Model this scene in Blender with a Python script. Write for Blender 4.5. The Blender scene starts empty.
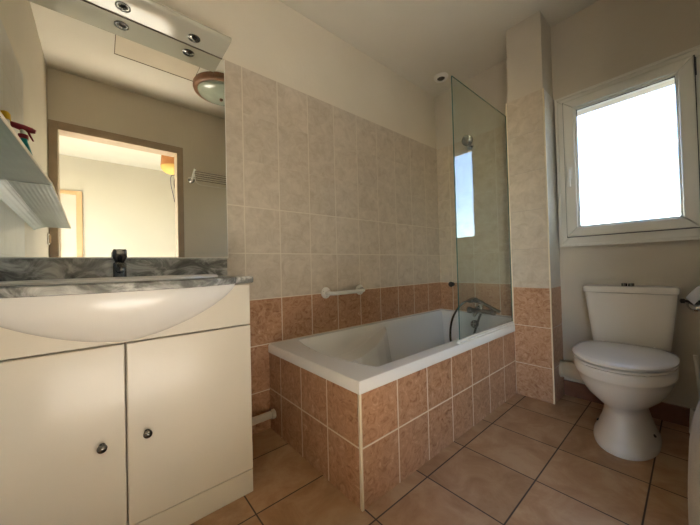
import bpy, bmesh, math, random
from mathutils import Vector, Matrix
random.seed(4)
S = bpy.context.scene
COL = S.collection
# ---------------------------------------------------------------- camera
yaw, pit, roll, fpx = 0.7059, 0.0147, -0.0257, 292.17
F = Vector((math.sin(yaw)*math.cos(pit), math.cos(yaw)*math.cos(pit), math.sin(pit)))
R = Vector((math.cos(yaw), -math.sin(yaw), 0)); U = R.cross(F)
c_, s_ = math.cos(roll), math.sin(roll)
R, U = c_*R+s_*U, -s_*R+c_*U
cam = bpy.data.cameras.new('camera'); co = bpy.data.objects.new('camera', cam); COL.objects.link(co)
co.matrix_world = Matrix.Translation((0, -1.5401, .877)) @ Matrix((R, U, -F)).transposed().to_4x4()
cam.sensor_fit = 'HORIZONTAL'; cam.sensor_width = 36; cam.lens = 36*fpx/700
cam.clip_start = .01; cam.clip_end = 100
S.camera = co
# ---------------------------------------------------------------- light
w = bpy.data.worlds.new('sky'); S.world = w; w.use_nodes = True
nt = w.node_tree; nt.nodes.clear()
sky = nt.nodes.new('ShaderNodeTexSky'); sky.sky_type = 'NISHITA'; sky.sun_disc = False
sky.sun_elevation = math.radians(38); sky.sun_rotation = math.radians(200); sky.air_density = 1.0; sky.dust_density = .3
bg = nt.nodes.new('ShaderNodeBackground'); bg.inputs['Strength'].default_value = .85
wo = nt.nodes.new('ShaderNodeOutputWorld')
nt.links.new(sky.outputs[0], bg.inputs[0]); nt.links.new(bg.outputs[0], wo.inputs[0])

def area(name, loc, direction, sx, sy, power, color=(1, 1, 1), portal=False):
    l = bpy.data.lights.new(name, 'AREA'); l.shape = 'RECTANGLE'; l.size = sx; l.size_y = sy
    l.energy = power; l.color = color
    if portal: l.cycles.is_portal = True
    o = bpy.data.objects.new(name, l); COL.objects.link(o); o.location = loc
    o.rotation_euler = Vector(direction).to_track_quat('-Z', 'Y').to_euler()
    return o
area('window_portal', (2.44, -1.30, 1.46), (-1, 0, 0), .46, .76, 1, portal=True)
# the next room: sun and sky through an added, unseen window (portal), the sun patch on its floor bounces through the doorway
area('hallway_added_window_portal', (-1.48, -2.445, 1.15), (1, 0, 0), 1.21, 2.0, 1, portal=True)
sl = bpy.data.lights.new('sun', 'SUN'); sl.energy = 26.0; sl.color = (1, .965, .90); sl.angle = math.radians(.6)
so = bpy.data.objects.new('sun', sl); COL.objects.link(so); so.rotation_euler = Vector((1, .14, -.80)).to_track_quat('-Z', 'Y').to_euler()
S.view_settings.view_transform = 'Standard'; S.view_settings.look = 'None'
S.view_settings.gamma = 1; S.view_settings.use_curve_mapping = False
S.view_settings.exposure = 2.0

# ---------------------------------------------------------------- materials
def base_mat(name):
    m = bpy.data.materials.new(name); m.use_nodes = True
    return m, m.node_tree, m.node_tree.nodes['Principled BSDF']
def N(nt, t, **k):
    n = nt.nodes.new(t)
    for a, b in k.items():
        if a.startswith('i_'): n.inputs[a[2:].replace('_', ' ')].default_value = b
        else: setattr(n, a, b)
    return n
def mth(nt, op, a, b=None, clamp=False):
    n = nt.nodes.new('ShaderNodeMath'); n.operation = op; n.use_clamp = clamp
    for i, v in enumerate((a, b)):
        if v is None: continue
        if isinstance(v, (int, float)): n.inputs[i].default_value = v
        else: nt.links.new(v, n.inputs[i])
    return n.outputs[0]
def mixc(nt, f, a, b, mode='MIX'):
    n = nt.nodes.new('ShaderNodeMix'); n.data_type = 'RGBA'; n.blend_type = mode
    for s, v in ((n.inputs[0], f), (n.inputs[6], a), (n.inputs[7], b)):
        if isinstance(v, (int, float)): s.default_value = v
        elif isinstance(v, tuple): s.default_value = (*v[:3], 1)
        else: nt.links.new(v, s)
    return n.outputs[2]
def ramp(nt, f, stops):
    n = nt.nodes.new('ShaderNodeValToRGB'); e = n.color_ramp.elements
    while len(e) < len(stops): e.new(.5)
    for k, (p, c) in enumerate(stops): e[k].position = p; e[k].color = (*c, 1)
    nt.links.new(f, n.inputs[0]); return n.outputs[0]
def plain(name, col, rough=.5, metal=0, var=.04, scale=6, bump=0, bscale=60, coat=0, spec=.5, trans=0):
    """a procedural colour: slight noise mottling round col"""
    m, nt, b = base_mat(name)
    g = N(nt, 'ShaderNodeNewGeometry')
    n = N(nt, 'ShaderNodeTexNoise', i_Scale=scale, i_Detail=3.0); nt.links.new(g.outputs['Position'], n.inputs['Vector'])
    lo = tuple(max(0, x*(1-var)) for x in col); hi = tuple(min(1, x*(1+var)) for x in col)
    nt.links.new(ramp(nt, n.outputs['Fac'], [(.3, lo), (.7, hi)]), b.inputs['Base Color'])
    b.inputs['Roughness'].default_value = rough; b.inputs['Metallic'].default_value = metal
    b.inputs['Coat Weight'].default_value = coat; b.inputs['Specular IOR Level'].default_value = spec
    if bump:
        n2 = N(nt, 'ShaderNodeTexNoise', i_Scale=bscale, i_Detail=4.0); nt.links.new(g.outputs['Position'], n2.inputs['Vector'])
        bp = N(nt, 'ShaderNodeBump', i_Strength=bump, i_Distance=.004); nt.links.new(n2.outputs['Fac'], bp.inputs['Height'])
        nt.links.new(bp.outputs[0], b.inputs['Normal'])
    return m
LIGHT = [(.30, (.45, .37, .28)), (.5, (.53, .445, .345)), (.68, (.60, .51, .405))]
PINK = [(.30, (.25, .105, .048)), (.42, (.38, .19, .095)), (.52, (.46, .25, .14)), (.60, (.50, .28, .165)), (.72, (.66, .45, .31))]
FLOORC = [(.25, (.30, .155, .070)), (.45, (.39, .22, .112)), (.62, (.47, .30, .17))]
def tile_mat(name, axes, w_, h_, ox, oz, cols, grout, gw, low=None, split=None, hgrout=1.0, rough=.3, scale=16, var=.07, lowgrout=None, dist=.6):
    """rectangular tiles in world coordinates; 'low' ramp below height 'split'"""
    m, nt, b = base_mat(name)
    g = N(nt, 'ShaderNodeNewGeometry'); sp = N(nt, 'ShaderNodeSeparateXYZ'); nt.links.new(g.outputs['Position'], sp.inputs[0])
    A = sp.outputs['XYZ'.index(axes[0])]; B = sp.outputs['XYZ'.index(axes[1])]
    a = mth(nt, 'DIVIDE', mth(nt, 'SUBTRACT', A, ox), w_); c = mth(nt, 'DIVIDE', mth(nt, 'SUBTRACT', B, oz), h_)
    ia, ic = mth(nt, 'FLOOR', a), mth(nt, 'FLOOR', c)
    def edge(v, i, size):
        f = mth(nt, 'SUBTRACT', v, i); d = mth(nt, 'MINIMUM', f, mth(nt, 'SUBTRACT', 1.0, f))
        d = mth(nt, 'MULTIPLY', d, size)
        return mth(nt, 'SUBTRACT', 1.0, mth(nt, 'DIVIDE', mth(nt, 'SUBTRACT', d, gw*.35), gw*.35, True), True)
    ea, ec = edge(a, ia, w_), edge(c, ic, h_)
    if hgrout < 1:
        if split is not None:
            k = mth(nt, 'GREATER_THAN', B, split+(.02 if hgrout > .3 else .60))
            hg = mth(nt, 'SUBTRACT', 1.0, mth(nt, 'MULTIPLY', k, 1-hgrout)); ec2 = mth(nt, 'MULTIPLY', ec, hg)
        else: ec2 = mth(nt, 'MULTIPLY', ec, hgrout)
    else: ec2 = ec
    gr = mth(nt, 'MAXIMUM', ea, ec2)
    cid = N(nt, 'ShaderNodeCombineXYZ'); nt.links.new(ia, cid.inputs[0]); nt.links.new(ic, cid.inputs[1])
    wn = N(nt, 'ShaderNodeTexWhiteNoise', noise_dimensions='3D'); nt.links.new(cid.outputs[0], wn.inputs['Vector'])
    off = N(nt, 'ShaderNodeVectorMath', operation='SCALE'); off.inputs['Scale'].default_value = 7; nt.links.new(wn.outputs['Color'], off.inputs[0])
    ad = N(nt, 'ShaderNodeVectorMath', operation='ADD'); nt.links.new(g.outputs['Position'], ad.inputs[0]); nt.links.new(off.outputs[0], ad.inputs[1])
    def marble(sc, st, dist):
        n = N(nt, 'ShaderNodeTexNoise', i_Scale=sc, i_Detail=7.0, i_Roughness=.68, i_Distortion=dist); nt.links.new(ad.outputs[0], n.inputs['Vector'])
        return ramp(nt, n.outputs['Fac'], st)
    col = marble(scale, cols, dist)
    if low is not None:
        k2 = mth(nt, 'GREATER_THAN', B, split)
        col = mixc(nt, k2, marble(22, low, 2.2), col)
    v = mth(nt, 'ADD', mth(nt, 'MULTIPLY', wn.outputs['Value'], var), 1-var/2)
    cv = N(nt, 'ShaderNodeCombineXYZ')
    for q in range(3): nt.links.new(v, cv.inputs[q])
    col = mixc(nt, 1.0, col, cv.outputs[0], 'MULTIPLY')
    gcol = grout
    if low is not None and lowgrout: gcol = mixc(nt, mth(nt, 'GREATER_THAN', B, split), lowgrout, grout)
    fin = mixc(nt, gr, col, gcol)
    nt.links.new(fin, b.inputs['Base Color'])
    nt.links.new(mth(nt, 'ADD', mth(nt, 'MULTIPLY', gr, .45), rough), b.inputs['Roughness'])
    bp = N(nt, 'ShaderNodeBump', i_Strength=.35, i_Distance=.0015)
    n3 = N(nt, 'ShaderNodeTexNoise', i_Scale=14.0, i_Detail=2.0); nt.links.new(ad.outputs[0], n3.inputs['Vector'])
    hgt = mth(nt, 'SUBTRACT', mth(nt, 'MULTIPLY', n3.outputs['Fac'], .5), gr)
    nt.links.new(hgt, bp.inputs['Height']); nt.links.new(bp.outputs[0], b.inputs['Normal'])
    return m
def glass_mat(name, tint=(1, 1, 1), film=0.0, filmcol=(.8, .8, .75), refl=1.0):
    """clear sheet: Schlick reflection over straight-through transmission (thin pane), a little grime"""
    m, nt, b = base_mat(name); out = nt.nodes['Material Output']; nt.nodes.remove(b)
    lw = N(nt, 'ShaderNodeLayerWeight', i_Blend=.5)
    sch = mth(nt, 'ADD', mth(nt, 'MULTIPLY', mth(nt, 'POWER', lw.outputs['Facing'], 5.0), .96*refl), .04*refl)
    tr = N(nt, 'ShaderNodeBsdfTransparent'); tr.inputs[0].default_value = (*tint, 1)
    gl = N(nt, 'ShaderNodeBsdfGlossy', i_Roughness=0.0)
    mx = N(nt, 'ShaderNodeMixShader'); nt.links.new(sch, mx.inputs[0]); nt.links.new(tr.outputs[0], mx.inputs[1]); nt.links.new(gl.outputs[0], mx.inputs[2])
    last = mx.outputs[0]
    if film:
        g = N(nt, 'ShaderNodeNewGeometry'); n = N(nt, 'ShaderNodeTexNoise', i_Scale=5.0, i_Detail=6.0)
        mp = N(nt, 'ShaderNodeMapping'); mp.inputs['Scale'].default_value = (3, 3, .5)
        nt.links.new(g.outputs['Position'], mp.inputs[0]); nt.links.new(mp.outputs[0], n.inputs['Vector'])
        df = N(nt, 'ShaderNodeBsdfDiffuse'); df.inputs[0].default_value = (*filmcol, 1)
        m2 = N(nt, 'ShaderNodeMixShader'); nt.links.new(mth(nt, 'MULTIPLY', n.outputs['Fac'], film*2), m2.inputs[0])
        nt.links.new(last, m2.inputs[1]); nt.links.new(df.outputs[0], m2.inputs[2]); last = m2.outputs[0]
    nt.links.new(last, out.inputs[0]); return m
def marble_mat(name):
    m, nt, b = base_mat(name)
    g = N(nt, 'ShaderNodeNewGeometry')
    mp = N(nt, 'ShaderNodeMapping'); mp.inputs['Rotation'].default_value = (.3, .75, .5); mp.inputs['Scale'].default_value = (.8, 1.0, 1.35)
    nt.links.new(g.outputs['Position'], mp.inputs[0])
    n = N(nt, 'ShaderNodeTexNoise', i_Scale=10.0, i_Detail=7.0, i_Roughness=.62, i_Distortion=1.5); nt.links.new(mp.outputs[0], n.inputs['Vector'])
    nt.links.new(ramp(nt, n.outputs['Fac'], [(.32, (.075, .072, .062)), (.44, (.17, .165, .145)), (.53, (.38, .365, .33)), (.64, (.62, .60, .54))]), b.inputs['Base Color'])
    b.inputs['Roughness'].default_value = .18; return m

M = {}
M['plaster'] = plain('painted_plaster', (.70, .63, .51), .75, var=.03, scale=2.5, bump=.25, bscale=45)
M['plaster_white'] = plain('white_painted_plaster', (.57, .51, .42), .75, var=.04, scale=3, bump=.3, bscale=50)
M['ceiling'] = plain('ceiling_paint', (.66, .605, .505), .8, var=.03, scale=2.0, bump=.15, bscale=30)
M['hall'] = plain('hallway_paint', (.50, .465, .385), .8, var=.02, scale=2.0)
M['hall_floor'] = plain('hallway_floor_tiles', (.66, .62, .56), .5, var=.05, scale=3)
M['tile_front'] = tile_mat('front_wall_tiles', 'XZ', .2043, .25, .7874, .713, LIGHT, (.66, .58, .46), .005, PINK, .713, .12, lowgrout=(.72, .61, .48))
M['tile_right'] = tile_mat('right_wall_tiles', 'YZ', .2043, .25, -.13, .713, LIGHT, (.64, .56, .45), .005, PINK, .713, .5, lowgrout=(.72, .61, .48))
M['tile_pier'] = tile_mat('pier_tiles', 'YZ', .2165, .25, -.7485, .713, LIGHT, (.42, .36, .30), .003, PINK, .713, .7, lowgrout=(.72, .61, .48))
M['tile_pier_side'] = tile_mat('pier_side_tiles', 'XZ', .2165, .25, 2.114, .713, [(.25, (.52, .49, .45)), (.8, (.62, .6, .56))], (.6, .55, .5), .003, PINK, .713, .5)
M['tile_tub_front'] = tile_mat('bath_front_tiles', 'XZ', .2043, .25, .706, .219, PINK, (.74, .63, .50), .0062, scale=22, rough=.28, dist=2.2)
M['tile_tub_end'] = tile_mat('bath_end_tiles', 'YZ', .2043, .25, -.7485, .219, PINK, (.74, .63, .50), .0062, scale=22, rough=.28, dist=2.2)
M['tile_left'] = tile_mat('left_wall_tiles', 'YZ', .2043, .25, -.7, .713, [(.25, (.5, .47, .42)), (.8, (.6, .57, .51))], (.62, .58, .5), .004)
M['tile_floor'] = tile_mat('floor_tiles', 'XY', .3019, .3019, .7158, -.8036, FLOORC, (.06, .04, .03), .0050, scale=7, rough=.3, var=.16)
M['skirting'] = plain('brown_skirting_tile', (.20, .085, .05), .35, var=.2, scale=9)
M['trim'] = plain('cream_tile_trim', (.72, .62, .45), .45)
M['lacquer'] = plain('cream_lacquer', (.66, .59, .475), .30, var=.015, coat=.12)
M['pelmet'] = plain('glossy_grey_cream_lacquer', (.46, .43, .345), .10, var=.01)
M['door_gap_shade'] = plain('cabinet_gap_shade', (.30, .22, .15), .6)  # dark colour stands in for shade in the gaps between cabinet fronts
M['ceramic'] = plain('white_ceramic', (.72, .68, .62), .22, var=.012)
M['seat_plastic'] = plain('glossy_white_seat', (.70, .655, .60), .12, var=.01)
M['acrylic'] = plain('white_acrylic', (.80, .77, .73), .22, var=.012)
M['white_plastic'] = plain('white_plastic', (.76, .73, .67), .35)
M['upvc'] = plain('white_upvc', (.68, .66, .60), .3, var=.015)
M['gasket'] = plain('dark_rubber_gasket', (.03, .03, .035), .6)
M['chrome'] = plain('chrome', (.62, .61, .59), .08, metal=1, var=.02)
M['dark_chrome'] = plain('dark_chrome', (.16, .155, .145), .16, metal=1, var=.1, scale=40)  # on the basin faucet the dark tone stands in for reflections
M['black'] = plain('black_plastic', (.015, .013, .012), .35)
M['marble'] = marble_mat('grey_marble')
M['mirror'] = plain('mirror_silver', (.86, .86, .80), 0.0, metal=1, var=0)
M['wood'] = plain('tan_painted_wood', (.40, .30, .205), .5, var=.08, scale=12)
M['wood_far'] = plain('orange_pine', (.50, .32, .16), .5, var=.06, scale=12)
M['lamp_wood'] = plain('brown_wood_ring', (.25, .12, .06), .4, var=.1, scale=20)
M['lamp_glass'] = plain('greenish_opal_glass', (.42, .46, .36), .12, var=.1, scale=12, coat=.5)
M['hall_ceiling'] = plain('hallway_ceiling_paint', (.60, .575, .50), .8, var=.02)
M['hatch'] = plain('hatch_board', (.60, .51, .385), .7)
M['gap_shadow'] = plain('gap_shadow', (.10, .075, .05), .8)  # dark colour for the shadow lines at the hatch and pelmet joint
M['pane'] = glass_mat('window_glass', (.97, .98, 1), 0)
M['screen'] = glass_mat('shower_screen_glass', (.88, .91, .88), .035, (.6, .58, .5), .62)
M['glass_edge'] = plain('green_glass_edge', (.03, .10, .085), .2)
M['teal'] = plain('teal_plastic', (.01, .20, .19), .3)
M['red'] = plain('dark_red_plastic', (.30, .01, .03), .3)
M['yellow'] = plain('yellow_plastic', (.72, .42, .02), .4)
M['shade_orange'] = plain('orange_shade', (.50, .20, .06), .6); M['shade_yellow'] = plain('yellow_shade', (.60, .38, .10), .6)
M['wire'] = plain('dark_wire', (.06, .05, .09), .5)
M['pipe'] = plain('painted_pipe', (.50, .43, .33), .4, var=.05)
M['paper'] = plain('white_paper', (.78, .80, .86), .8)
M['cloth'] = plain('off_white_cloth', (.45, .42, .37), .85, var=.05, scale=30, bump=.5, bscale=220)
def shelf_mat():
    m, nt, b = base_mat('ribbed_green_glass')
    g = N(nt, 'ShaderNodeNewGeometry'); sp = N(nt, 'ShaderNodeSeparateXYZ'); nt.links.new(g.outputs['Position'], sp.inputs[0])
    s = mth(nt, 'SINE', mth(nt, 'MULTIPLY', sp.outputs[0], 480.0))
    n = N(nt, 'ShaderNodeTexNoise', i_Scale=8.0); nt.links.new(g.outputs['Position'], n.inputs['Vector'])
    nt.links.new(ramp(nt, n.outputs['Fac'], [(.3, (.085, .125, .09)), (.7, (.125, .175, .13))]), b.inputs['Base Color'])
    b.inputs['Roughness'].default_value = .3; b.inputs['Transmission Weight'].default_value = .2; b.inputs['IOR'].default_value = 1.45
    bp = N(nt, 'ShaderNodeBump', i_Strength=.10, i_Distance=.002); nt.links.new(s, bp.inputs['Height']); nt.links.new(bp.outputs[0], b.inputs['Normal'])
    return m
M['shelf'] = shelf_mat()

# ---------------------------------------------------------------- mesh helpers
def box(bm, x0, x1, y0, y1, z0, z1):
    v = [bm.verts.new((x, y, z)) for x in (x0, x1) for y in (y0, y1) for z in (z0, z1)]
    for f in ((0, 1, 3, 2), (4, 6, 7, 5), (0, 4, 5, 1), (2, 3, 7, 6), (0, 2, 6, 4), (1, 5, 7, 3)):
        bm.faces.new([v[i] for i in f])
    return v
def loft(bm, rings, cap0=True, cap1=True, closed=True):
    V = [[bm.verts.new(p) for p in r] for r in rings]; n = len(rings[0])
    for a, b in zip(V, V[1:]):
        for i in range(n if closed else n-1):
            j = (i+1) % n; bm.faces.new((a[i], a[j], b[j], b[i]))
    if cap0: bm.faces.new(V[0][::-1])
    if cap1: bm.faces.new(V[-1])
    return V
def frame_of(d):
    d = Vector(d).normalized(); a = Vector((0, 0, 1)) if abs(d.z) < .9 else Vector((1, 0, 0))
    u = d.cross(a).normalized(); return u, d.cross(u)
def tube(bm, pts, r, seg=14, cap=True):
    pts = [Vector(p) for p in pts]; rs = r if isinstance(r, (list, tuple)) else [r]*len(pts)
    rings = []; u = None
    for i, p in enumerate(pts):
        d = (pts[min(i+1, len(pts)-1)]-pts[max(i-1, 0)]).normalized()
        if u is None: u, v = frame_of(d)
        else: u = (u-d*u.dot(d)).normalized(); v = d.cross(u)
        rings.append([p+(u*math.cos(2*math.pi*k/seg)+v*math.sin(2*math.pi*k/seg))*rs[i] for k in range(seg)])
    loft(bm, rings, cap, cap)
def spin(bm, base, axis, prof, seg=40):
    """prof: (distance along axis, radius)"""
    base = Vector(base); d = Vector(axis).normalized(); u, v = frame_of(d)
    loft(bm, [[base+d*h+(u*math.cos(2*math.pi*k/seg)+v*math.sin(2*math.pi*k/seg))*max(r, 1e-4) for k in range(seg)] for h, r in prof])
def smooth_path(pts, n=8):
    P = [Vector(p) for p in pts]; P = [P[0]]+P+[P[-1]]; out = []
    for i in range(1, len(P)-2):
        a, b, c, d = P[i-1:i+3]
        for k in range(n):
            t = k/n; out.append(.5*((2*b)+(c-a)*t+(2*a-5*b+4*c-d)*t*t+(3*b-a-3*c+d)*t**3))
    out.append(P[-2]); return out
def sup(cx, cy, z, a, b, e=2.0, n=48):
    r = []
    for k in range(n):
        t = 2*math.pi*k/n; c, s = math.cos(t), math.sin(t)
        r.append((cx+a*math.copysign(abs(c)**(2/e), c), cy+b*math.copysign(abs(s)**(2/e), s), z))
    return r
def obj(name, bm, m, parent=None, smooth=False, bevel=0, sub=0, seg=2):
    bmesh.ops.recalc_face_normals(bm, faces=bm.faces)
    me = bpy.data.meshes.new(name); bm.to_mesh(me); bm.free()
    o = bpy.data.objects.new(name, me); COL.objects.link(o)
    for x in (m if isinstance(m, (list, tuple)) else [m]): me.materials.append(M[x])
    if smooth:
        for p in me.polygons: p.use_smooth = True
        me.set_sharp_from_angle(angle=math.radians(42))
    if bevel:
        b = o.modifiers.new('bevel', 'BEVEL'); b.width = bevel; b.segments = seg; b.limit_method = 'ANGLE'
        for p in me.polygons: p.use_smooth = True
        if not smooth: me.set_sharp_from_angle(angle=math.radians(30))
        b.harden_normals = False
    if sub:
        s = o.modifiers.new('sub', 'SUBSURF'); s.levels = sub; s.render_levels = sub
    if parent is not None:
        o.parent = parent
        if parent.type == 'EMPTY': o.location = -parent.location
    return o
def bx(name, dims, m, parent=None, bevel=0, **k):
    bm = bmesh.new(); box(bm, *dims); return obj(name, bm, m, parent, bevel=bevel, **k)
def thing(name, loc, label, cat, group=None):
    o = bpy.data.objects.new(name, None); COL.objects.link(o); o.location = loc; o.empty_display_size = .05
    return tag(o, label, cat, group)
def tag(o, label, cat, group=None):
    o['label'] = label; o['category'] = cat
    if group: o['group'] = group
    return o
def struct(o, label=None):
    if o.parent is None: o['kind'] = 'structure'
    if label: o['label'] = label
    return o
def boxes(name, lst, m, parent=None, bevel=0):
    bm = bmesh.new()
    for d in lst: box(bm, *d)
    return obj(name, bm, m, parent, bevel=bevel)

# ---------------------------------------------------------------- room shell
H = 2.463; XB = 2.42; XW = 2.33; YB = -1.66; XL = -.30
ZT = 1.962
struct(bx('floor', (XL-1.17, 3.1, -3.95, .12, -.1, 0), 'tile_floor'), 'brown square tiled floor')
struct(bx('ceiling', (XL-.1, XB+.16, YB-.1, .12, H, H+.1), 'ceiling'), 'cream painted ceiling')
struct(bx('ceiling_hallway', (XL-1.17, 3.07, -3.95, YB-.1, H, H+.1), 'hall_ceiling'), 'pale ceiling of the next room')
wf = struct(bx('wall_front', (XL-.1, XB+.1, .004, .12, 0, H), 'plaster'), 'long wall behind vanity and bath')
struct(bx('tile_cladding', (XL, XB, -.004, .004, 0, ZT), 'tile_front', wf), 'beige tiles above a terracotta band')
wr = struct(boxes('wall_right', [(XB, XB+.16, -.755, .12, 0, H), (XW, XB+.16, -1.03, -.755, 0, H), (XW, XB+.16, YB-.1, -1.58, 0, H),
            (XW, XB+.16, -1.58, -1.03, 0, 1.02), (XW, XB+.16, -1.58, -1.03, 1.90, H)], 'plaster_white'), 'right wall with the window')
struct(bx('tile_cladding', (XB-.006, XB, -.75, -.004, 0, ZT-.008), 'tile_right', wr), 'beige and terracotta tiles at the shower end')
struct(bx('skirting', (XW-.018, XW, YB, -.966, 0, .095), 'skirting', wr, bevel=.002), 'dark brown tile skirting')
pier = struct(bx('wall_pier', (2.122, XW, -.959, -.755, 0, H), 'plaster_white'), 'square pier at the end of the bath')
# pier lower tiles and their trims
struct(bx('tile_cladding', (2.114, 2.122, -.959, -.7485, 0, ZT), 'tile_pier', pier))
struct(bx('tile_cladding', (2.122, XW, -.965, -.959, 0, ZT), 'tile_pier_side', pier))
struct(bx('corner_trim', (2.110, 2.119, -.9675, -.9595, 0, ZT), 'trim', pier, bevel=.002), 'cream corner strip')
struct(bx('corner_trim', (2.109, 2.122, -.7485, -.738, .475, ZT), 'trim', pier, bevel=.002), 'cream strip beside the shower screen')
# left wall
wl = struct(bx('wall_left', (XL-.1, XL, YB-.1, .004, 0, H), 'plaster'), 'left wall beside the vanity')
struct(bx('tile_cladding', (XL, XL+.006, -.70, -.004, 0, 1.90), 'tile_left', wl))
# back wall with doorway (the camera stands just in front of it)
DX0, DX1, DZ = -.245, .557, 1.995
wb = struct(boxes('wall_back', [(XL-.1, DX0-.01, YB-.1, YB, 0, H), (DX1+.01, XB+.1, YB-.1, YB, 0, H), (DX0-.01, DX1+.01, YB-.1, YB, DZ+.01, H)], 'plaster'), 'wall with the doorway')
fr = boxes('door_1', [(DX0-.05, DX0, YB-.115, YB+.014, 0, DZ+.065), (DX1, DX1+.052, YB-.115, YB+.014, 0, DZ+.065), (DX0, DX1, YB-.115, YB+.014, DZ, DZ+.065)], 'wood', bevel=.003)
struct(fr, 'tan wooden door frame')
# next room
struct(bx('wall_hallway_far', (-1.4, 3.0, -3.95, -3.88, 0, H), 'hall'), 'cream far wall of the next room')
struct(boxes('wall_hallway_left', [(-1.47, -1.4, -3.95, YB-.1, 0, .15), (-1.47, -1.4, -3.95, YB-.1, 2.15, H), (-1.47, -1.4, -3.95, -3.05, .15, 2.15), (-1.47, -1.4, -1.84, YB-.1, .15, 2.15)], 'hall'))  # window opening added unseen, placed so sun lands before the doorway
struct(bx('wall_hallway_right', (3.0, 3.07, -3.95, YB-.1, 0, H), 'hall'))
struct(bx('floor_hallway', (-1.4, 3.0, -3.9, YB-.11, .0, .004), 'hall_floor'), 'pale floor of the next room')
struct(boxes('wall_hallway_near', [(-1.4, XL-.1, YB-.17, YB-.1, 0, H), (XB+.1, 3.0, YB-.17, YB-.1, 0, H), (XL-.1, DX0-.05, YB-.12, YB-.1, 0, H), (DX1+.052, XB+.1, YB-.12, YB-.1, 0, H), (DX0-.05, DX1+.052, YB-.12, YB-.1, DZ+.065, H)], 'hall'))
d2 = struct(boxes('door_2', [(-.46, -.40, -3.88, -3.85, 0, 1.99), (-.245, -.185, -3.88, -3.85, 0, 1.99), (-.40, -.245, -3.88, -3.85, 1.94, 1.99)], 'wood_far', bevel=.003), 'narrow orange pine frame in the next room')
struct(bx('door_panel', (-.40, -.245, -3.88, -3.87, 0, 1.94), 'hall', d2))

# ---------------------------------------------------------------- window
def frame_rect(bm, x0, x1, y0, y1, z0, z1, t):
    # mitred rectangular frame, y/z plane, depth x0..x1
    o = [(y0, z0), (y1, z0), (y1, z1), (y0, z1)]; s = 1 if y1 > y0 else -1
    i = [(y0+s*t, z0+t), (y1-s*t, z0+t), (y1-s*t, z1-t), (y0+s*t, z1-t)]
    for k in range(4):
        j = (k+1) % 4
        q = [o[k], o[j], i[j], i[k]]
        a = [bm.verts.new((x0, *p)) for p in q]; b = [bm.verts.new((x1, *p)) for p in q]
        bm.faces.new(a); bm.faces.new(b[::-1])
        for n in range(4): bm.faces.new((a[n], a[(n+1) % 4], b[(n+1) % 4], b[n]))
bm = bmesh.new()
frame_rect(bm, 2.303, XW+.06, -1.632, -.978, .975, 1.940, .06)
win = struct(obj('window_1', bm, 'upvc', bevel=.004), 'white plastic window frame')
bm = bmesh.new(); frame_rect(bm, 2.296, 2.300+.004, -1.636, -.974, .970, 1.946, .016); struct(obj('window_trim', bm, 'upvc', win, bevel=.002))
bm = bmesh.new(); frame_rect(bm, 2.285, XW+.05, -1.572, -1.020, 1.032, 1.903, .056); sash = struct(obj('window_sash', bm, 'upvc', win, bevel=.006))
bm = bmesh.new(); frame_rect(bm, 2.2995, XW+.04, -1.5755, -1.0165, 1.0285, 1.9065, .008); struct(obj('sash_gap', bm, 'gasket', win))
bm = bmesh.new(); frame_rect(bm, 2.300, 2.318, -1.524, -1.068, 1.080, 1.855, .017); struct(obj('glazing_bead', bm, 'upvc', sash, bevel=.005))
bm = bmesh.new(); frame_rect(bm, 2.312, 2.318, -1.510, -1.082, 1.094, 1.841, .006); struct(obj('gasket', bm, 'gasket', sash))
struct(bx('window_pane', (2.319, 2.325, -1.515, -1.075, 1.085, 1.85), 'pane', sash))
bm = bmesh.new(); box(bm, 2.272, 2.286, -1.060, -1.034, 1.40, 1.475); box(bm, 2.245, 2.262, -1.056, -1.038, 1.345, 1.455); box(bm, 2.25, 2.275, -1.054, -1.040, 1.435, 1.455)
struct(obj('window_handle', bm, 'white_plastic', win, bevel=.005))
struct(bx('hinge', (2.276, 2.300, -1.579, -1.573, 1.80, 1.885), 'gasket', win, bevel=.002), 'dark hinge at the top of the sash')

# ---------------------------------------------------------------- vanity
CX = .055; FY = -.392
def P_(t, top=.125): return top*max(0, 1-t*t)**.6
t = thing('vanity_cabinet', (.075, -.2, 0), 'cream lacquered vanity cabinet with two doors under the marble top', 'cabinet')
boxes('body', [(-.298, -.282, -.372, -.006, .0, .818), (.432, .448, -.372, -.006, .0, .818), (-.282, .432, -.372, -.006, .08, .096), (-.282, .432, -.02, -.006, .096, .80)], 'lacquer', t)
bx('gap_shade_sheet', (-.282, .432, -.372, -.366, .10, .66), 'door_gap_shade', t)  # dark sheet behind the doors, added to draw the shaded gaps
bx('plinth', (-.298, .450, -.388, -.373, .0, .088), 'lacquer', t, bevel=.002)
bx('top_panel', (-.298, .450, -.392, -.373, .6605, .819), 'lacquer', t, bevel=.003)
for x0, x1, kx, lab in ((-.298, .0533, -.003, 'left door'), (.0567, .450, .107, 'right door')):
    d = bx('door', (x0, x1, -.392, -.373, .092, .657), 'lacquer', t, bevel=.004, seg=3)
    bm = bmesh.new(); spin(bm, (kx, -.392, .366), (0, -1, 0), [(0, .0085), (.002, .0085), (.003, .005), (.012, .0045), (.014, .0105), (.019, .0125), (.023, .0115), (.026, .007), (.027, 0)], 24)
    obj('knob', bm, 'dark_chrome', d, smooth=True)

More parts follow.
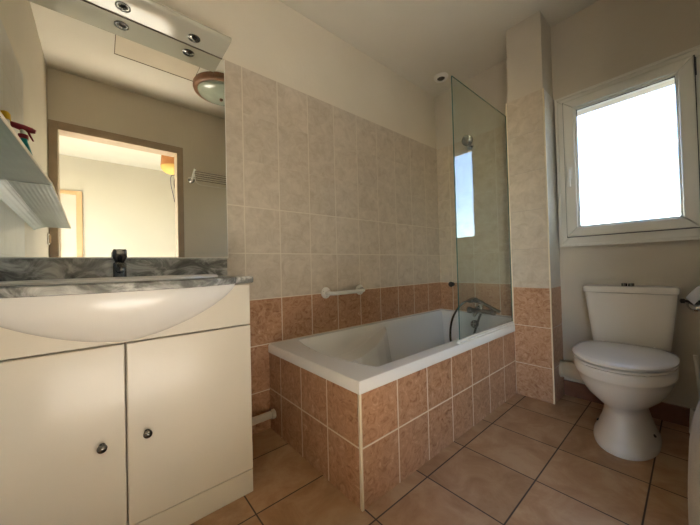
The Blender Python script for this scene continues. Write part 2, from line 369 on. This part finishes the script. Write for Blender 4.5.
# countertop with an elliptical cut-out
BX, BY, BA, BB = .055, -.285, .290, .150
def outer(a):
    dx, dy = math.cos(a), math.sin(a)
    best = 9
    if dx > 1e-6: best = min(best, (.462-BX)/dx)
    if dx < -1e-6: best = min(best, (-.298-BX)/dx)
    if dy > 1e-6: best = min(best, (-.008-BY)/dy)
    if dy < -1e-6:
        lo, hi = 0, 2.
        for _ in range(40):
            m_ = (lo+hi)/2; x = BX+dx*m_; y = BY+dy*m_
            tt = (x-CX)/.338
            yf = -.402-(P_(tt, .135) if abs(tt) < 1 else 0)
            if y > yf: lo = m_
            else: hi = m_
        best = min(best, lo)
    return BX+dx*best, BY+dy*best
angs = sorted(set([2*math.pi*k/160 for k in range(160)]+[math.atan2(y-BY, x-BX) % (2*math.pi) for x, y in ((.462, -.008), (-.298, -.008), (.462, -.402), (-.298, -.402))]))
def iner(a, g=0): return BX+(BA+g)*math.cos(a), BY+(BB+g)*math.sin(a)
bm = bmesh.new()
rings = [[(*iner(a), .824) for a in angs], [(*iner(a), .850) for a in angs]]
def inset(a, e):
    x, y = outer(a); v = Vector((x-BX, y-BY)); v *= (v.length-e)/v.length; return BX+v.x, BY+v.y
rings += [[(*inset(a, .006), .850) for a in angs], [(*inset(a, .001), .847) for a in angs], [(*outer(a), .838) for a in angs], [(*inset(a, .001), .827) for a in angs], [(*inset(a, .006), .824) for a in angs]]
V = loft(bm, rings, False, False)
for i in range(len(angs)): j = (i+1) % len(angs); bm.faces.new((V[-1][i], V[-1][j], V[0][j], V[0][i]))
ct = tag(obj('marble_countertop', bm, 'marble', smooth=True), 'grey veined marble countertop with a bowed front edge on the vanity cabinet', 'countertop')
bx('backsplash', (-.298, .484, -.020, -.005, .851, .936), 'marble', ct, bevel=.001)

# washbasin
t = thing('washbasin', (CX, -.3, .82), 'white oval washbasin set in the marble top, bulging out over the doors', 'washbasin')
bm = bmesh.new()
prof = [(.014, .851), (.013, .857), (.006, .861), (-.004, .860), (-.012, .853), (-.020, .835), (-.035, .79), (-.07, .75), (-.105, .728), (-.135, .722)]
rr = [[(BX+(BA+g)*math.cos(2*math.pi*k/96), BY+(BB+g)*math.sin(2*math.pi*k/96), z) for k in range(96)] for g, z in prof]
loft(bm, rr, False, True); obj('bowl', bm, 'ceramic', t, smooth=True)
bm = bmesh.new(); rings = []
nt_, ns_ = 64, 20
for i in range(nt_+1):
    tt = -1+2*i/nt_; tt = math.sin(tt*math.pi/2)*.9995
    zc = .158*(1-abs(tt)**1.6)**.75; p = P_(tt)
    rings.append([(CX+.338*tt, -.3925-p*math.cos(a)**1.0, .824-zc*math.sin(a)) for a in [math.pi/2*s/ns_ for s in range(ns_+1)]])
V = loft(bm, rings, False, False, closed=False)
# flat top lip back to the cabinet plane so the apron is closed
back = [bm.verts.new((r[0][0], -.3925, .824)) for r in rings]
for i in range(nt_): bm.faces.new((V[i][0], V[i+1][0], back[i+1], back[i]))
bmesh.ops.remove_doubles(bm, verts=bm.verts, dist=1e-5)
obj('front_apron', bm, 'ceramic', t, smooth=True)
bm = bmesh.new(); spin(bm, (BX, BY, .7225), (0, 0, 1), [(0, .022), (.002, .022), (.003, .016), (.0015, .0)], 24); obj('drain', bm, 'chrome', t, smooth=True)

t = thing('basin_faucet', (.056, -.09, .85), 'small chrome basin faucet, dark reflections put into its colour, against the marble backsplash', 'faucet')
bm = bmesh.new(); spin(bm, (.056, -.085, .8505), (0, 0, 1), [(0, .025), (.006, .025), (.009, .021), (.06, .021), (.066, .019), (.068, .0)], 28); obj('body', bm, 'dark_chrome', t, smooth=True)  # chrome coloured dark in place of what it reflects
bm = bmesh.new(); tube(bm, smooth_path([(.056, -.095, .885), (.056, -.13, .900), (.056, -.165, .902), (.056, -.185, .893), (.056, -.188, .882)], 6), [.014]*24+[.0125], 16); obj('spout', bm, 'dark_chrome', t, smooth=True)
bm = bmesh.new(); loft(bm, [sup(.056, -.087, .917, .014, .014), sup(.056, -.088, .925, .018, .019, 3), sup(.056, -.092, .938, .0225, .026, 4), sup(.056, -.094, .962, .0225, .028, 4), sup(.056, -.094, .967, .020, .025, 4)]); obj('lever_cap', bm, 'dark_chrome', t, smooth=True)

# ---------------------------------------------------------------- mirror + light pelmet
t = thing('wall_mirror', (.09, -.012, .94), 'large frameless wall mirror above the vanity, reflecting a doorway', 'mirror')
bx('mirror_glass', (-.298, .487, -.020, -.006, .938, 1.947), 'mirror', t)
boxes('edge_strip', [(.487, .4895, -.0215, -.006, .938, 1.947), (-.298, .4895, -.0215, -.006, .9362, .9400)], 'white_plastic', t)
t = thing('light_pelmet', (.09, -.08, 1.95), 'glossy cream light pelmet with recessed spotlights above the mirror', 'light fitting')
bm = bmesh.new()
prof = [(-.005, 1.949), (-.152, 1.949), (-.160, 1.951), (-.165, 1.957), (-.165, 1.964), (-.160, 1.970), (-.005, 1.972)]
loft(bm, [[(x, y, z) for y, z in prof] for x in (-.298, .478)])
obj('panel', bm, 'pelmet', t, smooth=True, bevel=.002)
bx('joint_shade_strip', (-.298, .478, -.0225, -.0205, 1.9455, 1.9488), 'gap_shadow', t)  # dark strip stands in for the shaded gap above the mirror
for x in (-.18, .078, .337):
    bm = bmesh.new(); spin(bm, (x, -.078, 1.949), (0, 0, -1), [(0, .026), (.002, .026), (.003, .023), (.002, .021), (.0005, .020), (.0005, .0)], 32)
    s = obj('spotlight', bm, 'dark_chrome', t, smooth=True)
    bm = bmesh.new(); spin(bm, (x, -.078, 1.9484), (0, 0, -1), [(0, .018), (.0015, .013), (.002, .009), (.005, .006), (.006, .0)], 24); obj('bulb', bm, 'dark_chrome', s, smooth=True)

# ---------------------------------------------------------------- glass shelf and its bottles
t = thing('glass_shelf', (-.2, -.43, 1.2), 'ribbed greenish glass shelf fixed on the left wall beside the mirror', 'shelf')
def shelf_strip(name, prof, m, parent):
    """prof: (x at the mirror end, x at the near end, height offset); the shelf flares and droops slightly towards the room"""
    bm = bmesh.new()
    loft(bm, [[(xa+(xb-xa)*q, -.022-.95*q, 1.206-.05*q+dz) for xa, xb, dz in prof] for q in (0, .25, .5, .75, 1)])
    return obj(name, bm, m, parent)
shelf_strip('shelf_plate', [(-.245, -.245, 0), (-.135, -.14, 0), (-.135, -.14, .006), (-.245, -.245, .006)], 'shelf', t)
shelf_strip('edge_strip', [(-.1348, -.1398, -.001), (-.1325, -.1375, -.001), (-.1325, -.1375, .007), (-.1348, -.1398, .007)], 'trim', t)
shelf_strip('back_lip', [(x, x, z) for x, z in ((-.2455, 0), (-.262, -.004), (-.280, -.012), (-.2935, -.020), (-.2935, -.015), (-.280, -.007), (-.262, .001), (-.2455, .005))], 'shelf', t)
BYS = -.36
t = thing('spray_bottle', (-.25, BYS, 1.185), 'teal spray bottle with a dark red trigger head on the glass shelf', 'bottle')
zb = 1.206-.05*(.338/.95)+.0095
bm = bmesh.new(); loft(bm, [sup(-.250, BYS, z, a, b, 3) for z, a, b in ((zb, .028, .030), (zb+.006, .031, .034), (1.34, .031, .034), (1.40, .028, .030), (1.44, .018, .018), (1.455, .013, .013), (1.472, .013, .013))]); obj('bottle_body', bm, 'teal', t, smooth=True)
bm = bmesh.new(); spin(bm, (-.250, BYS, 1.465), (0, 0, 1), [(0, .016), (.018, .016), (.020, .012), (.022, 0)], 20); obj('collar', bm, 'red', t, smooth=True)
bm = bmesh.new(); tube(bm, [(-.292, BYS, 1.522), (-.284, BYS, 1.521), (-.25, BYS, 1.513), (-.225, BYS, 1.508), (-.213, BYS, 1.505)], [.007, .012, .014, .012, .008], 16); obj('nozzle', bm, 'red', t, smooth=True)
bm = bmesh.new(); tube(bm, [(-.250, BYS, 1.505), (-.250, BYS, 1.485)], .010, 14); obj('neck', bm, 'white_plastic', t, smooth=True)
bm = bmesh.new(); tube(bm, [(-.236, BYS, 1.502), (-.230, BYS, 1.485), (-.220, BYS, 1.462)], [.004, .004, .003], 10); obj('trigger', bm, 'red', t, smooth=True)
t = thing('cleaning_bottle', (-.268, -.15, 1.2), 'white bottle with a yellow cap at the back of the glass shelf', 'bottle')
bm = bmesh.new(); loft(bm, [sup(-.268, -.15, z, a, a, 3) for z, a in ((1.203, .022), (1.40, .022), (1.44, .014), (1.462, .012))]); obj('bottle_body', bm, 'white_plastic', t, smooth=True)
bm = bmesh.new(); spin(bm, (-.268, -.15, 1.460), (0, 0, 1), [(0, .016), (.022, .015), (.03, .010), (.034, 0)], 20); obj('cap', bm, 'yellow', t, smooth=True)

# ---------------------------------------------------------------- bathtub
TX, TY, RZ = .6995, -.7525, .461
t = thing('bathtub', (1.55, -.37, .1), 'white acrylic bathtub with a moulded backrest, set in a tiled surround', 'bathtub')
def ss(x): x = min(1, max(0, x)); return x*x*x*(x*(6*x-15)+10)
nx, ny = 260, 130
def lerp_tab(x, tab):
    if x <= tab[0][0]: return tab[0][1]
    for (a, u), (b, v) in zip(tab, tab[1:]):
        if x <= b: q = (x-a)/(b-a); return u+(v-u)*q
    return tab[-1][1]
def smin(a, b, k=.010):
    h = max(0, min(1, .5+.5*(b-a)/k)); return b+(a-b)*h-k*h*(1-h)
def tub_drop(x, dl, dr, df, db):
    """depth below the rim: sloping backrest, steep far end, and an armrest ledge along both long sides"""
    full = .355
    def side(d, k):
        L = lerp_tab(x, [(.82, .17), (1.0, .21), (1.14, .235), (1.30, .20), (1.42, .145), (1.52, .085), (1.57, .03), (1.60, .0)])*k
        E = lerp_tab(x, [(.82, .135), (1.0, .120), (1.14, .100), (1.30, .075), (1.42, .052), (1.52, .030), (1.60, .02)])
        if L < .012: return min(full, .02*min(1, d/.01)+full*math.sin(math.pi/2*min(1, d/.10)))
        band = min(.10, L*.6); w = L-band
        if d < w: return (E-.004)*math.sin(math.pi/2*d/w)**.6
        if d < L: return E+.008*(d-w)/band
        return E+.008+(full-E)*math.sin(math.pi/2*min(1, (d-L)/.09))
    e = .055*math.sin(math.pi/2*min(1, dl/.05))+(full-.055)*min(1, dl/.50)**.9
    r = full*math.sin(math.pi/2*min(1, dr/.09))
    v = smin(smin(side(db, 1), side(df, .5)), smin(e, r))
    return max(0, min(full, v))
X0, X1 = TX, XB-.008; Y0, Y1 = TY, -.005
bm = bmesh.new(); G = []
for i in range(nx+1):
    row = []
    x = X0+(X1-X0)*i/nx
    for j in range(ny+1):
        y = Y0+(Y1-Y0)*j/ny
        il = .815 + .050*((y+.365)/.31)**2
        dl = x-il; dr = 2.350-x; df = y+.680; db = -.050-y
        if min(dl, dr, df, db) <= 0: z = RZ
        else:
            z = RZ-tub_drop(x, dl, dr, df, db)
        e = min(x-X0, y-Y0)
        if e < .008: z -= .008*(1-math.sqrt(max(0, 1-(1-e/.008)**2)))
        row.append(bm.verts.new((x, y, z)))
    G.append(row)
for i in range(nx):
    for j in range(ny): bm.faces.new((G[i][j], G[i+1][j], G[i+1][j+1], G[i][j+1]))
def skirt(line, dz):
    low = [bm.verts.new((v.co.x, v.co.y, RZ-dz)) for v in line]
    for a, b, c, d in zip(line, line[1:], low[1:], low): bm.faces.new((a, d, c, b))
    return low
s1 = skirt([G[0][j] for j in range(ny, -1, -1)], .044); s2 = skirt([G[i][0] for i in range(nx+1)], .044)
s3 = skirt([G[nx][j] for j in range(ny+1)], .044); s4 = skirt([G[i][ny] for i in range(nx, -1, -1)], .044)
bmesh.ops.remove_doubles(bm, verts=bm.verts, dist=1e-5)
obj('tub_shell', bm, 'acrylic', t, smooth=True)
bm = bmesh.new(); spin(bm, (2.262, -.40, .395), (-1, 0, .4), [(0, .032), (.006, .032), (.010, .028), (.011, .018), (.018, .016), (.020, 0)], 32); ov = obj('overflow_cover', bm, 'dark_chrome', t, smooth=True)
bm = bmesh.new()
for a in (0, math.pi/2): tube(bm, [(2.242, -.40+.022*math.cos(a), .402+.022*math.sin(a)), (2.242, -.40-.022*math.cos(a), .402-.022*math.sin(a))], .004, 8)
obj('overflow_cross', bm, 'chrome', ov, smooth=True)
# tiled surround
t = thing('tub_surround', (1.4, -.4, 0), 'terracotta tiled surround under the front and end of the bathtub', 'tiled panel')
bx('front_panel', (.706, 2.112, -.7485, -.735, .0, RZ-.045), 'tile_tub_front', t)
bx('end_panel', (.704, .716, -.7345, -.006, .0, RZ-.045), 'tile_tub_end', t)
bx('corner_trim', (.7015, .7115, -.7510, -.7410, .0, RZ-.045), 'trim', t, bevel=.002)

# ---------------------------------------------------------------- shower screen
GX0, GX1, GY = 1.420, 2.108, -.740
t = thing('shower_screen', (1.42, GY, RZ), 'frameless glass shower screen standing on the bathtub rim against the pier', 'shower screen')
bm = bmesh.new(); box(bm, GX0, GX1, GY-.003, GY+.003, .478, 1.873)
for f in bm.faces:
    c = f.calc_center_median(); f.material_index = 0 if abs(abs(c.y-GY)-.003) < 1e-5 else 1
obj('glass_panel', bm, ['screen', 'glass_edge'], t)
boxes('bottom_rail', [(GX0-.012, GX1, GY-.011, GY+.012, RZ+.0005, .470), (GX0-.012, GX1, GY-.006, GY+.007, .470, .482)], 'white_plastic', t, bevel=.002)
# ---------------------------------------------------------------- bath mixer, hose, heads
t = thing('bath_mixer', (2.36, -.37, .5), 'chrome bath and shower mixer on the end wall above the bathtub', 'faucet')
bm = bmesh.new(); tube(bm, [(2.335, -.345, .492), (2.335, -.495, .492)], .019, 20); obj('body', bm, 'dark_chrome', t, smooth=True)
for y in (-.330, -.510):
    bm = bmesh.new(); s = 1 if y > -.42 else -1
    spin(bm, (2.335, y-s*.016, .492), (0, s, 0), [(0, .018), (.01, .026), (.035, .026), (.04, .018), (.041, 0)], 24); obj('tap_handle', bm, 'dark_chrome', t, smooth=True)
    bm = bmesh.new(); tube(bm, [(2.412, y+(-.03 if s > 0 else .03), .492), (2.375, y+(-.03 if s > 0 else .03), .492), (2.34, y+(-.03 if s > 0 else .03), .492)], .012, 14)
    spin(bm, (2.4135, y+(-.03 if s > 0 else .03), .492), (-1, 0, 0), [(0, .03), (.004, .03), (.010, .016), (.012, 0)], 24)
    obj('wall_connector', bm, 'chrome', t, smooth=True)
bm = bmesh.new(); tube(bm, smooth_path([(2.335, -.42, .487), (2.29, -.42, .492), (2.24, -.42, .482), (2.215, -.42, .465)], 6), .012, 14); obj('spout', bm, 'chrome', t, smooth=True)
bm = bmesh.new(); tube(bm, [(2.335, -.42, .507), (2.335, -.42, .542)], [.014, .016], 14); box(bm, 2.32, 2.35, -.44, -.40, .540, .549); obj('cradle', bm, 'chrome', t, smooth=True)
t = thing('hand_shower', (2.33, -.45, .55), 'grey hand shower lying across the bath mixer with a hose looping into the tub', 'shower head')
bm = bmesh.new(); tube(bm, smooth_path([(2.325, -.375, .580), (2.325, -.42, .567), (2.325, -.49, .535), (2.325, -.57, .500)], 5), [.022]*3+[.016]*4+[.012]*9, 16); obj('handle', bm, 'dark_chrome', t, smooth=True)
bm = bmesh.new(); spin(bm, (2.325, -.345, .575), (-.3, .25, .9), [(-.02, .015), (-.008, .032), (.008, .034), (.012, .030), (.013, 0)], 28); obj('spray_face', bm, 'dark_chrome', t, smooth=True)
for pts in ([(2.325, -.345, .575), (2.31, -.29, .555), (2.27, -.25, .50), (2.21, -.235, .42), (2.15, -.25, .33), (2.10, -.29, .235), (2.10, -.36, .155), (2.16, -.40, .165), (2.22, -.40, .28), (2.30, -.41, .42), (2.325, -.42, .470)],):
    bm = bmesh.new(); tube(bm, smooth_path(pts, 10), .0085, 10); obj('hose', bm, 'dark_chrome', t, smooth=True)
t = thing('wall_shower_head', (2.39, -.36, 1.85), 'round grey shower head on a short arm high on the end wall', 'shower head')
bm = bmesh.new(); spin(bm, (2.4135, -.335, 1.875), (-1, 0, 0), [(0, .028), (.005, .028), (.012, .014), (.014, 0)], 24); tube(bm, smooth_path([(2.41, -.335, 1.875), (2.37, -.34, 1.885), (2.33, -.355, 1.90)], 6), .010, 14); obj('arm', bm, 'chrome', t, smooth=True)
bm = bmesh.new(); spin(bm, (2.33, -.355, 1.905), (-.75, -.25, -.4), [(-.02, .012), (0, .018), (.018, .042), (.028, .044), (.032, .038), (.033, 0)], 30); obj('spray_face', bm, 'dark_chrome', t, smooth=True)
bm = bmesh.new(); spin(bm, (2.4135, -.13, .697), (-1, 0, 0), [(0, .019), (.006, .019), (.009, .010), (.022, .010), (.026, .022), (.034, .024), (.040, .020), (.042, 0)], 28)
tag(obj('wall_hook', bm, 'black', smooth=True), 'round black knob hook on the end wall at the top of the terracotta band', 'hook')

# grab bar
t = thing('grab_bar', (1.25, -.04, .71), 'white grab bar with round flanges on the tiled wall above the bathtub', 'grab bar')
bm = bmesh.new(); tube(bm, smooth_path([(1.097, -.012, .713), (1.100, -.045, .712), (1.125, -.066, .711), (1.17, -.068, .711), (1.32, -.068, .711), (1.365, -.066, .712), (1.388, -.045, .714), (1.392, -.012, .715)], 6), .0125, 18); obj('bar', bm, 'white_plastic', t, smooth=True)
for x in (1.097, 1.392):
    bm = bmesh.new(); spin(bm, (x, -.0045, .714), (0, -1, 0), [(0, .036), (.004, .036), (.009, .031), (.011, .016), (.012, 0)], 36); f = obj('flange', bm, 'white_plastic', t, smooth=True)
    for a in (.6, 2.7, 4.8):
        bm = bmesh.new(); spin(bm, (x+.024*math.cos(a), -.0128, .714+.024*math.sin(a)), (0, -1, 0), [(0, .004), (.0015, .003), (.0018, 0)], 10)
        obj('screw', bm, 'dark_chrome', f, smooth=True)

# ---------------------------------------------------------------- toilet
TC = -1.303
t = thing('toilet', (1.95, TC, 0), 'white ceramic close-coupled toilet with lid down under the window', 'toilet')
def egg(z, xb, xf, hw, n=56, e=2.2):
    """plan outline: rounded front towards -x, squarer back at xb"""
    r = []; xc = xb-(xb-xf)*.45
    for k in range(n):
        a = 2*math.pi*k/n; c, s = math.cos(a), math.sin(a)
        ex = 2/ (2.0 if c < 0 else 3.2)
        L = (xc-xf) if c < 0 else (xb-xc)
        r.append((xc+L*math.copysign(abs(c)**ex, c), TC+hw*math.copysign(abs(s)**(2/2.1 if c < 0 else 2/2.6), s), z))
    return r
bm = bmesh.new()
loft(bm, [egg(z, xb, xf, hw) for z, xb, xf, hw in (
    (0.0, 2.14, 1.742, .118), (.012, 2.14, 1.740, .120), (.03, 2.14, 1.745, .117), (.055, 2.14, 1.762, .105), (.09, 2.14, 1.785, .091), (.13, 2.14, 1.797, .080), (.165, 2.14, 1.800, .076),
    (.185, 2.14, 1.795, .080), (.205, 2.14, 1.768, .102), (.245, 2.14, 1.722, .137), (.28, 2.145, 1.696, .158), (.315, 2.15, 1.680, .170), (.338, 2.15, 1.674, .175), (.342, 2.15, 1.668, .179), (.350, 2.15, 1.664, .181), (.385, 2.15, 1.662, .182), (.392, 2.15, 1.668, .178))])
obj('bowl', bm, 'ceramic', t, smooth=True)
bm = bmesh.new(); loft(bm, [egg(z, 2.11, xf, hw) for z, xf, hw in ((.3955, 1.672, .172), (.3975, 1.660, .181), (.406, 1.659, .182), (.4095, 1.668, .175))]); obj('seat', bm, 'seat_plastic', t, smooth=True)
for q in ((1.72, -.10), (1.72, .10)):
    bm = bmesh.new(); spin(bm, (q[0], TC+q[1], .392), (0, 0, 1), [(0, .008), (.004, .008)], 12); obj('bumper', bm, 'white_plastic', t, smooth=True)
bm = bmesh.new(); loft(bm, [egg(z, xb, xf, hw) for z, xb, xf, hw in ((.4135, 2.13, 1.667, .177), (.4155, 2.132, 1.656, .186), (.424, 2.132, 1.655, .187), (.430, 2.128, 1.662, .182), (.434, 2.10, 1.685, .163), (.437, 2.05, 1.75, .11))]); obj('lid', bm, 'seat_plastic', t, smooth=True)
bm = bmesh.new()
loft(bm, [sup(2.238, TC, z, .085*kx, hw, 7, 64) for z, hw, kx in ((.393, .142, .85), (.40, .152, .92), (.43, .158, .96), (.55, .171, .99), (.69, .185, 1.0), (.694, .185, 1.0))])
tk = obj('tank', bm, 'ceramic', t, smooth=True)
bm = bmesh.new(); loft(bm, [sup(2.237, TC, z, a, hw, 8, 64) for z, a, hw in ((.696, .084, .187), (.699, .090, .191), (.722, .090, .191), (.729, .085, .186), (.731, .072, .173))]); tl = obj('tank_lid', bm, 'ceramic', t, smooth=True)
bm = bmesh.new()
for dy, a in ((.014, 0), (-.014, 0)): loft(bm, [sup(2.215, TC+dy, z, b, b*.62, 2.6, 24) for z, b in ((.731, .020), (.744, .020), (.747, .017))])
obj('flush_button', bm, 'dark_chrome', t, smooth=True)
for s in (-1, 1):
    bm = bmesh.new(); spin(bm, (1.93, TC+s*.099, .062), (0, s, .8), [(0, .007), (.006, .007), (.008, 0)], 12); obj('bolt_cap', bm, 'black', t, smooth=True)
    bm = bmesh.new(); tube(bm, [(2.115, TC+s*.075, .405), (2.115, TC+s*.105, .425)], .010, 12); obj('lid_hinge', bm, 'white_plastic', t, smooth=True)
bm = bmesh.new(); tube(bm, [(2.265, -.968, .185), (2.265, -1.05, .187), (2.245, -1.12, .190), (2.235, -1.20, .195), (2.15, -1.26, .2)], .050, 24); spin(bm, (2.265, -.967, .185), (0, -1, 0), [(0, .054), (.012, .054), (.014, .05)], 24)
tag(obj('waste_pipe', bm, 'pipe', smooth=True), 'thick cream waste pipe running from the pier to behind the toilet', 'pipe')
bm = bmesh.new(); tube(bm, [(.450, -.055, .098), (.600, -.055, .098), (.7035, -.055, .098)], .019, 20); spin(bm, (.7035, -.055, .098), (-1, 0, 0), [(0, .024), (.02, .024), (.021, .019)], 20)
tag(obj('drain_pipe', bm, 'pipe', smooth=True), 'short cream pipe between the vanity cabinet and the tub surround', 'pipe')

# ---------------------------------------------------------------- toilet paper holder, brush, laundry bag
t = thing('paper_holder', (2.30, -1.54, .65), 'dark toilet paper holder on the wall right of the tank', 'paper holder')
bm = bmesh.new(); spin(bm, (XW-.0005, -1.545, .635), (-1, 0, 0), [(0, .034), (.004, .034), (.006, .028), (.0045, .026), (.004, .0)], 30); obj('wall_plate', bm, 'chrome', t, smooth=True)
bm = bmesh.new(); tube(bm, [(XW-.004, -1.545, .637), (2.285, -1.545, .648), (2.262, -1.535, .655)], [.012, .012, .010], 14); obj('post', bm, 'black', t, smooth=True)
bm = bmesh.new(); tube(bm, [(2.262, -1.505, .659), (2.262, -1.53, .657), (2.262, -1.548, .655)], .007, 12); spin(bm, (2.262, -1.506, .659), (0, 1, 0), [(-.004, .008), (0, .012), (.012, .012), (.016, .006), (.017, 0)], 16); obj('arm', bm, 'black', t, smooth=True)
bm = bmesh.new()
pts = [Vector(p) for p in smooth_path([(2.23, -1.522, .662), (2.215, -1.540, .690), (2.205, -1.565, .722), (2.205, -1.610, .755)], 6)]
rings = [[p+Vector((.0, -.016, -.016)), p+Vector((.0, .010, .014)), p+Vector((.05, .010, .016)), p+Vector((.05, -.016, -.014))] for p in pts]
loft(bm, rings); obj('cover_flap', bm, 'paper', t, smooth=True)['label'] = 'white cover flap'
t = thing('toilet_brush', (2.24, -1.535, 0), 'white toilet brush in a round holder in the corner right of the toilet', 'toilet brush')
bm = bmesh.new(); spin(bm, (2.24, -1.550, .0005), (0, 0, 1), [(0, .045), (.004, .047), (.12, .040), (.123, .037), (.12, .034), (.01, .034), (.01, 0)], 32); obj('holder', bm, 'white_plastic', t, smooth=True)
bm = bmesh.new(); tube(bm, [(2.24, -1.550, .02), (2.235, -1.550, .15), (2.21, -1.535, .40)], [.007, .007, .008], 12); obj('handle', bm, 'white_plastic', t, smooth=True)
t = thing('laundry_bag', (1.25, -1.58, 0), 'off-white cloth laundry bag standing against the wall at the right edge', 'laundry bag')
bm = bmesh.new()
loft(bm, [[(x+random.uniform(-.0, .0), y, zz) for x, y, zz in sup(1.25, -1.586, z, a, b, 5, 56)] for z, a, b in ((.0, .15, .064), (.01, .16, .072), (.1, .165, .0735), (.25, .165, .0725), (.34, .163, .068), (.40, .160, .060), (.45, .155, .048), (.485, .148, .032), (.495, .14, .015))])
obj('bag', bm, 'cloth', t, smooth=True)

# ---------------------------------------------------------------- ceiling things
t = thing('ceiling_vent', (2.20, -.205, H), 'small round white ceiling vent with a dark centre above the shower', 'vent')
bm = bmesh.new(); spin(bm, (2.20, -.205, H-.0005), (0, 0, -1), [(0, .058), (.010, .058), (.022, .050), (.026, .040), (.022, .034), (.010, .032)], 40); obj('rim', bm, 'white_plastic', t, smooth=True)
bm = bmesh.new(); spin(bm, (2.20, -.205, H-.008), (0, 0, -1), [(0, .033), (.010, .031), (.018, .020), (.020, 0)], 30); obj('core', bm, 'dark_chrome', t, smooth=True)
t = thing('ceiling_lamp', (.81, -1.12, H), 'round ceiling lamp with a brown wooden ring and greenish glass, seen in the mirror', 'ceiling lamp')
bm = bmesh.new(); spin(bm, (.81, -1.12, H-.0005), (0, 0, -1), [(0, .215), (.030, .218), (.048, .212), (.055, .200), (.052, .185), (.04, .18), (.01, .18)], 64); obj('wooden_ring', bm, 'lamp_wood', t, smooth=True)
bm = bmesh.new(); spin(bm, (.81, -1.12, H-.04), (0, 0, -1), [(0, .184)]+[(.012+.05*math.sin(a), .182*math.cos(a)) for a in [math.pi/2*k/10 for k in range(11)]], 56); obj('lamp_glass', bm, 'lamp_glass', t, smooth=True)
bm = bmesh.new(); spin(bm, (.81, -1.12, H-.101), (0, 0, -1), [(0, .014), (.012, .013), (.018, .008), (.019, 0)], 20); obj('finial', bm, 'lamp_wood', t, smooth=True)
t = thing('ceiling_hatch', (.345, -.88, H), 'flat square access hatch in the ceiling with a dark shadow line painted round it, seen in the mirror', 'hatch')
bx('gap_shadow', (.087, .603, -1.170, -.62, H-.004, H-.0005), 'gap_shadow', t)  # dark box paints the shadow line round the hatch board
bx('hatch_board', (.091, .599, -1.156, -.626, H-.0055, H-.004), 'hatch', t)
# drying rack on the back wall
t = thing('drying_rack', (1.0, YB, 1.78), 'folding wall drying rack of thin rods beside the doorway, seen in the mirror', 'drying rack')
for x in (.68, 1.28):
    bm = bmesh.new(); spin(bm, (x, YB+.0005, 1.765), (0, 1, 0), [(0, .03), (.008, .03), (.012, .02), (.02, 0)], 24); obj('mount', bm, 'chrome', t, smooth=True)
    bm = bmesh.new(); tube(bm, [(x, YB+.015, 1.755), (x+.006, YB+.07, 1.80), (x+.01, YB+.12, 1.845)], .0095, 12); obj('arm', bm, 'white_plastic', t, smooth=True)
for k in range(5):
    q = k/4
    bm = bmesh.new(); tube(bm, [(.692, YB+.11-.07*q, 1.825-.062*q), (1.285, YB+.11-.07*q, 1.825-.062*q)], .0045, 10); obj('rod', bm, 'chrome', t, smooth=True)
bm = bmesh.new(); tube(bm, smooth_path([(.69, YB+.10, 1.80), (.70, YB+.09, 1.74), (.73, YB+.08, 1.715), (.80, YB+.08, 1.71), (1.25, YB+.08, 1.71)], 6), .004, 10); obj('lower_rail', bm, 'white_plastic', t, smooth=True)
# light switch
t = thing('light_switch', (XL, -1.60, 1.13), 'cream light switch on the left wall beside the door frame, seen in the mirror', 'light switch')
bx('plate', (XL+.0005, XL+.010, -1.635, -1.56, 1.10, 1.18), 'white_plastic', t, bevel=.003)
bx('rocker', (XL+.010, XL+.018, -1.615, -1.58, 1.11, 1.17), 'wood_far', t, bevel=.003)
# pendant in the next room
t = thing('pendant_lamp', (.73, -2.44, H), 'orange and yellow pendant shade with dangling wires in the next room, seen in the mirror', 'pendant lamp')
bm = bmesh.new(); tube(bm, [(.68, -2.44, H-.001), (.68, -2.44, 2.225)], .004, 8); obj('cord', bm, 'wire', t)
bm = bmesh.new(); spin(bm, (.68, -2.44, 2.225), (0, 0, -1), [(0, .02), (.002, .138), (.125, .148)], 36); obj('shade_top', bm, 'shade_orange', t, smooth=True)
bm = bmesh.new(); spin(bm, (.68, -2.44, 2.10), (0, 0, -1), [(0, .148), (.03, .140), (.06, .11), (.075, .06), (.08, 0)], 36); obj('shade_bottom', bm, 'shade_yellow', t, smooth=True)
for dx, dz in ((-.03, -.38), (.01, -.30)):
    bm = bmesh.new(); tube(bm, smooth_path([(.71+dx*.3, -2.44, 2.01), (.67+dx, -2.44, 2.0), (.655+dx*.8, -2.43, 1.90), (.68+dx, -2.44, 1.80), (.70+dx, -2.44, 2.07+dz)], 6), .004, 8); obj('wire', bm, 'wire', t)
